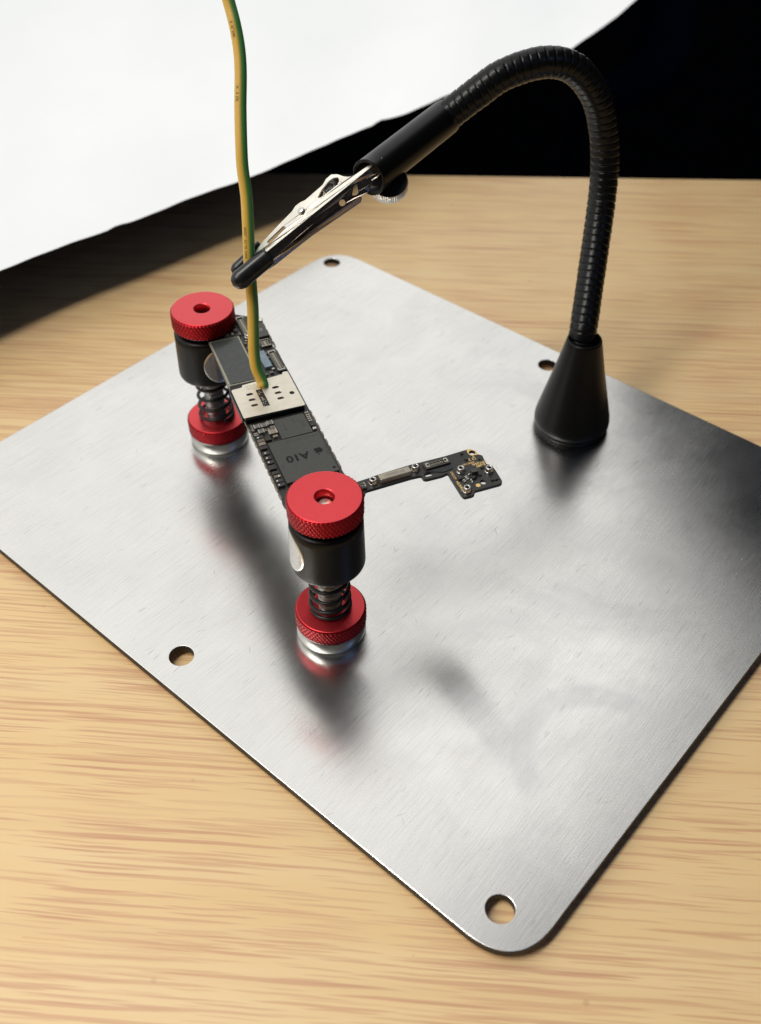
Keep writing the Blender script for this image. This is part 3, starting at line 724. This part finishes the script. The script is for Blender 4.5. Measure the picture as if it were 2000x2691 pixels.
def ribs(s_, th):
    t = (s_/1.75 + th/(2*pi)*1.0) % 1.0
    return 3.38 - (0.60*(1-t/0.15) if t < 0.15 else 0.0) - 0.13*t + 0.03*sin(s_*0.9)*sin(s_*0.37)
mb = MB(); tube(mb, path, ribs, 40, Vector((1, 0, 0))); mb.build('flexible_neck', M['black_hose'], G)
Hs = Vector((14.2, 219.2, 72.8))-O; He = Vector((-2.4, 193.9, 71.4))-O
hd = (He-Hs).normalized(); n = 24
hp = [Hs+hd*((He-Hs).length*k/n) for k in range(n+1)]
mb = MB()
fr = frames(hp, Vector((0, 0, 1))); vs = []; fs = []; N = 56
prof = [(2.9, 0.6), (3.55, 0.0), (3.72, 0.15)] + [(3.75, 0.5+k*((He-Hs).length-0.8)/10) for k in range(11)] + [(3.80, (He-Hs).length-0.1), (3.72, (He-Hs).length), (3.25, (He-Hs).length), (3.2, (He-Hs).length-6)]
t_, a_, b_ = fr[0]
for (r, s_) in prof:
    for k in range(N):
        th = 2*pi*k/N; vs.append(Hs+hd*s_+a_*(r*cos(th))+b_*(r*sin(th)))
for i in range(len(prof)-1):
    for k in range(N): fs.append((i*N+k, i*N+(k+1) % N, (i+1)*N+(k+1) % N, (i+1)*N+k))
fs.append(tuple((len(prof)-1)*N+k for k in range(N)))
mb.add(vs, fs); mb.build('handle', M['black_plastic'], G)
# knurled thumb screw behind the handle
tc = Vector((1.7, 197.9, 68.3))-O; ax = Vector((0.02, -0.50, 0.86)).normalized()
ua = ax.cross(Vector((1, 0, 0))).normalized(); ub = ax.cross(ua)
def oriented(mbx, prof, N, rf, c, ax, ua, ub):
    vs = []; fs = []
    for r, z in prof:
        for k in range(N):
            a = 2*pi*k/N; rr = rf(r, z, a) if rf else r; vs.append(c+ax*z+ua*(rr*cos(a))+ub*(rr*sin(a)))
    for i in range(len(prof)-1):
        for k in range(N): fs.append((i*N+k, i*N+(k+1) % N, (i+1)*N+(k+1) % N, (i+1)*N+k))
    mbx.add(vs, fs)
mb = MB(); oriented(mb, [(0.01, -1.7), (3.6, -1.7), (4.0, -1.5), (4.0, 0.5), (3.8, 0.7)], 216, lambda r, z, a: r-(0.20*(0.5+0.5*math.copysign(1, sin(a*54))) if r > 3.8 else 0), tc, ax, ua, ub)
ts = mb.build('thumb_screw', M['clip_steel'], G)
mb = MB(); oriented(mb, [(3.7, 0.70), (3.5, 0.72), (0.01, 0.75)], 64, None, tc, ax, ua, ub); mb.build('screw_face', M['matt_black'], ts)
# clip: frame e1 along, e2 up in the picture, en towards the camera
A = Vector((-2.4, 193.9, 71.4))-O; T_ = Vector((-29.1, 181.3, 57.1))-O
camp = Vector((0, 0, CAM_H))-O
e1 = (T_-A).normalized(); en = (camp-(A+T_)/2); en = (en-e1*en.dot(e1)).normalized(); e2 = en.cross(e1)
if e2.z < 0: e2 = -e2
K = (T_-A).length/31.3
def strip_pt(s_, t, tr):         # t measured in the picture plane; the strip leans away above the ridge line tr
    return A+e1*(s_*K)+e2*t+en*(-(t-tr)*0.85+1.0)
def side_pt(s_, t, tr):
    return A+e1*(s_*K)+e2*t+en*((t-tr)*0.04+1.0)
def ridge_t(s_): return 1.22-0.056*s_
def thick_sheet(name, splines, fn, m, th, nrm, parent):
    me = curve_mesh(splines, 0.001); bm = bmesh.new(); bm.from_mesh(me)
    bmesh.ops.remove_doubles(bm, verts=bm.verts, dist=0.004*S)
    fl = [f for f in bm.faces if f.normal.length > 0]
    bmesh.ops.subdivide_edges(bm, edges=[e for e in bm.edges if e.calc_length() > 2.5*S], cuts=1)
    for v in bm.verts:
        s_, t = v.co.x/S, v.co.y/S; v.co = fn(s_, t, ridge_t(s_))*S
    bm.to_mesh(me); bm.free(); me.name = name; me.materials.clear(); me.materials.append(m)
    for p in me.polygons: p.use_smooth = False
    o = bpy.data.objects.new(name, me); COL.objects.link(o); o.parent = parent
    md = o.modifiers.new('solid', 'SOLIDIFY'); md.thickness = th*S; md.offset = 0
    return o
up = [(-4, 1.75), (0.6, 1.85), (2.6, 2.1), (3.7, 2.9), (4.4, 4.0), (5.3, 4.65), (6.6, 4.55), (7.8, 4.0), (9.5, 3.85), (12.2, 3.6), (13.2, 3.8), (14.4, 3.8), (15.5, 3.35), (19, 2.75), (23.3, 1.95), (25.5, 1.3), (26, .95), (23.6, .85), (22.6, .55), (23.0, .45), (25.5, .25)]
low = [(26, ridge_t(26)+.03), (24.2, ridge_t(24.2)), (19, ridge_t(19)), (14, ridge_t(14)), (9, ridge_t(9)), (4.2, ridge_t(4.2)), (2.2, ridge_t(2.2)), (0, ridge_t(0)), (-4, ridge_t(-4))]
cutA = rounded([(4.5, 3.35), (5.3, 3.9), (6.6, 3.9), (8.6, 3.35), (10.2, 2.55), (9.7, 2.25), (7.6, 2.2), (5.4, 2.35)], 0.35, 4)
cutB = stadium(20.6, 1.40, 4.6, 0.72, -0.13)
jaw = thick_sheet('upper_jaw', [up+low, cutA, [(x, y) for x, y in cutB]], strip_pt, M['clip_steel'], 0.35, None, G)
sd = [(s_, ridge_t(s_)) for s_ in (-3, 0, 2.2, 4.2, 9, 14, 19, 24.2, 26)] + [(26, -2.0), (23.9, -2.1), (19, -1.95), (15, -1.7), (9, -1.75), (3.8, -1.9), (1.6, -2.2), (0.2, -1.2), (-3, -0.6)]
side = thick_sheet('lower_jaw', [sd, circ(6.9, -0.93, 0.62, 24), rounded([(2.6, .45), (3.2, .5), (4.6, -.9), (3.9, -1.3), (3.2, -1.1)], 0.25, 4)], side_pt, M['clip_shaded'], 0.30, None, G)
def lip_pt(s_, t, tr):           # lower edge of the side, folded back underneath
    return A+e1*(s_*K)+e2*t+en*((t+1.75)*0.85+1.0-0.04*3.6)
thick_sheet('folded_edge', [[(26, -1.95), (19, -1.9), (15, -1.72), (9, -1.72), (3.8, -1.85), (3.2, -2.3), (3.8, -2.9), (9, -2.75), (15, -2.6), (19, -2.75), (24, -3.0), (26, -2.9)]], lip_pt, M['clip_shaded'], 0.30, None, G)
# spring coil seen through the cut, rivet
mb = MB(); c0 = strip_pt(7.0, 3.1, 1.2) - en*1.3
pts = [c0+e1*(1.25*cos(a))+e2*(1.0*sin(a))-en*(a*0.05) for a in [k*0.2 for k in range(80)]]
pts += [pts[-1]+e1*1.5*k-e2*0.3*k for k in (1, 2)]
tube(mb, pts, 0.26, 8, en); mb.build('clip_spring', M['screw'], G)
rn = (e2*0.8+en*0.7).normalized(); ru = rn.cross(e1).normalized()
mb = MB(); oriented(mb, [(0.01, 0.62), (0.5, 0.6), (0.75, 0.42), (0.8, -0.1), (0.95, -0.2)], 32, None, strip_pt(14.1, 2.3, .75), rn, e1, ru); mb.build('rivet', M['clip_steel'], G)
# rubber tips
def capsule(name, p0, p1, r0, r1, flat, fa):
    mb = MB(); d = (p1-p0); L = d.length; d.normalize(); n = 26; N = 36
    u = (fa-d*fa.dot(d)).normalized(); v = d.cross(u); vs = []; fs = []
    for i in range(n+1):
        t = i/n; s_ = L*t; r = r0+(r1-r0)*t
        q = (s_-(L-r1*1.15))/(r1*1.15)
        if q > 0: r = r1*sqrt(max(0.0004, 1-q*q))
        if i == 0: r *= 0.93
        for k in range(N):
            a = 2*pi*k/N; vs.append(p0+d*s_+u*(r*flat*cos(a))+v*(r*sin(a)))
    for i in range(n):
        for k in range(N): fs.append((i*N+k, i*N+(k+1) % N, (i+1)*N+(k+1) % N, (i+1)*N+k))
    fs.append(tuple(range(N-1, -1, -1))); fs.append(tuple(n*N+k for k in range(N)))
    mb.add(vs, fs); return mb.build(name, M['black_rubber'], G)
pt = lambda s_, t, n_: A+e1*(s_*K)+e2*t+en*n_
capsule('rubber_tip', pt(24.1, -0.9, 1.5), pt(33.0, -1.5, 2.4), 1.9, 2.0, 0.75, en)
capsule('rubber_tip', pt(24.0, 1.45, -1.9), pt(31.8, 0.3, -2.6), 1.35, 1.5, 0.72, en)

# ================================================================== green and yellow wire
wire = [(-24.7, 173.4, 35.2), (-25.0, 174.1, 36.0), (-26.0, 175.1, 38.4), (-26.3, 176.1, 40.9), (-26.3, 177.0, 43.5), (-26.2, 178.3, 46.8), (-26.1, 179.8, 51.0), (-26.3, 182.4, 58.2), (-26.3, 184.3, 62.2),
        (-26.3, 186.3, 66.4), (-26.4, 188.3, 70.5), (-26.9, 190.5, 75.2), (-27.0, 192.5, 78.9), (-27.0, 196.3, 84.5), (-26.8, 200.0, 89.9), (-27.0, 202.4, 93.5), (-27.7, 204.7, 97.1), (-28.8, 207.1, 100.6), (-30.3, 209.4, 105.9), (-32.3, 212.6, 113.3), (-36, 217, 124)]
def wire_mat():
    m = mat('wire_insulation', (0.5, 0.4, 0.05), 0.42); t = NT(m)
    at = t.node('ShaderNodeAttribute', attribute_name='side')
    n = t.noise(t.coord((1, 1, 1)), 260, 3)
    f = t.math('ADD', at.outputs['Fac'], t.math('MULTIPLY', t.math('SUBTRACT', n, 0.5), 0.03))
    c = t.ramp(f, [(0.0, (0.62, 0.40, 0.07)), (0.43, (0.60, 0.36, 0.05)), (0.60, (0.07, 0.23, 0.06)), (0.91, (0.06, 0.26, 0.07)), (0.97, (0.66, 0.50, 0.12))])
    t.link(c, t.b.inputs['Base Color']); t.b.inputs['Subsurface Weight'].default_value = 0.12; t.b.inputs['Subsurface Radius'].default_value = (0.001, 0.0006, 0.0002)
    t.b.inputs['Subsurface Scale'].default_value = 1.0
    return m
M['wire'] = wire_mat()
wp, WL = resample(catmull(wire, 10), 0.35)
# round nose at the lower end
mb = MB(); N = 48; R = 1.19
fr = frames(wp, Vector((1, 0, 0))); vs = []; fs = []; sidev = []
rows = [(wp[0]-fr[0][0]*(R*0.75*sin(a)), R*cos(a), fr[0]) for a in (1.5, 1.2, .9, .6, .3)] + [(p, R, f_) for p, f_ in zip(wp, fr)]
for i, (p, r, (t_, a_, b_)) in enumerate(rows):
    tw = 0.0015*i
    for k in range(N):
        th = 2*pi*k/N; vs.append(p+a_*(r*cos(th))+b_*(r*sin(th)))
        # angle measured from the left of the picture, through the camera side, to the right
        q = (a_*cos(th)+b_*sin(th)); lat = q.x; front = -q.y
        sidev.append(0.5+0.42*(lat*0.97 - 0.18*front + tw*0.3 - 0.05))
for i in range(len(rows)-1):
    for k in range(N): fs.append((i*N+k, i*N+(k+1) % N, (i+1)*N+(k+1) % N, (i+1)*N+k))
fs.append(tuple(range(N-1, -1, -1))); fs.append(tuple((len(rows)-1)*N+k for k in range(N)))
W0 = Vector((-24.7, 173.4, 0))
W = empty('insulated_wire', W0)
mb.add([v-W0 for v in vs], fs)
wm = mb.build('insulation', M['wire'], W)
at = wm.data.attributes.new('side', 'FLOAT', 'POINT'); at.data.foreach_set('value', sidev)
tag(W, 'yellow and green striped wire gripped by the crocodile clip and touching the card tray', 'wire')
# printing that runs along the wire
M['ink'] = mat('wire_ink', (0.05, 0.05, 0.035), 0.6)
def wire_text(body, s_mid, size):
    me = text_mesh(body, size, 0.01); bm = bmesh.new(); bm.from_mesh(me)
    for v in bm.verts:
        s_ = s_mid - v.co.x/S; y = v.co.y/S        # reads downwards
        f_ = max(0, min(len(wp)-1.001, s_/WL*(len(wp)-1))); i = int(f_); tt = f_-i
        p = wp[i].lerp(wp[i+1], tt); t_, a_, b_ = fr[i]
        # base direction: towards the camera, a little left
        d = Vector((-0.42, -0.86, 0.25)); d = (d-t_*d.dot(t_)).normalized(); e = d.cross(t_)
        ang = y/R; nrm = d*cos(ang)+e*(-sin(ang))
        v.co = (p+nrm*(R+0.012)-W0)*S
    bm.to_mesh(me); bm.free(); me.name = 'printing'; me.materials.clear(); me.materials.append(M['ink'])
    o = bpy.data.objects.new('printing', me); COL.objects.link(o); o.parent = wm
wire_text('60227 IEC 02 2005/IEC', 29.0, 0.78)
wire_text('GB/T5023.3-2008/IEC', 47.5, 0.85) if False else None
wire_text('1X1.5 (B)', 57.5, 0.85)
wire_text('2107290', 69.0, 0.85)
wire_text('450/750V', 81.0, 0.85)
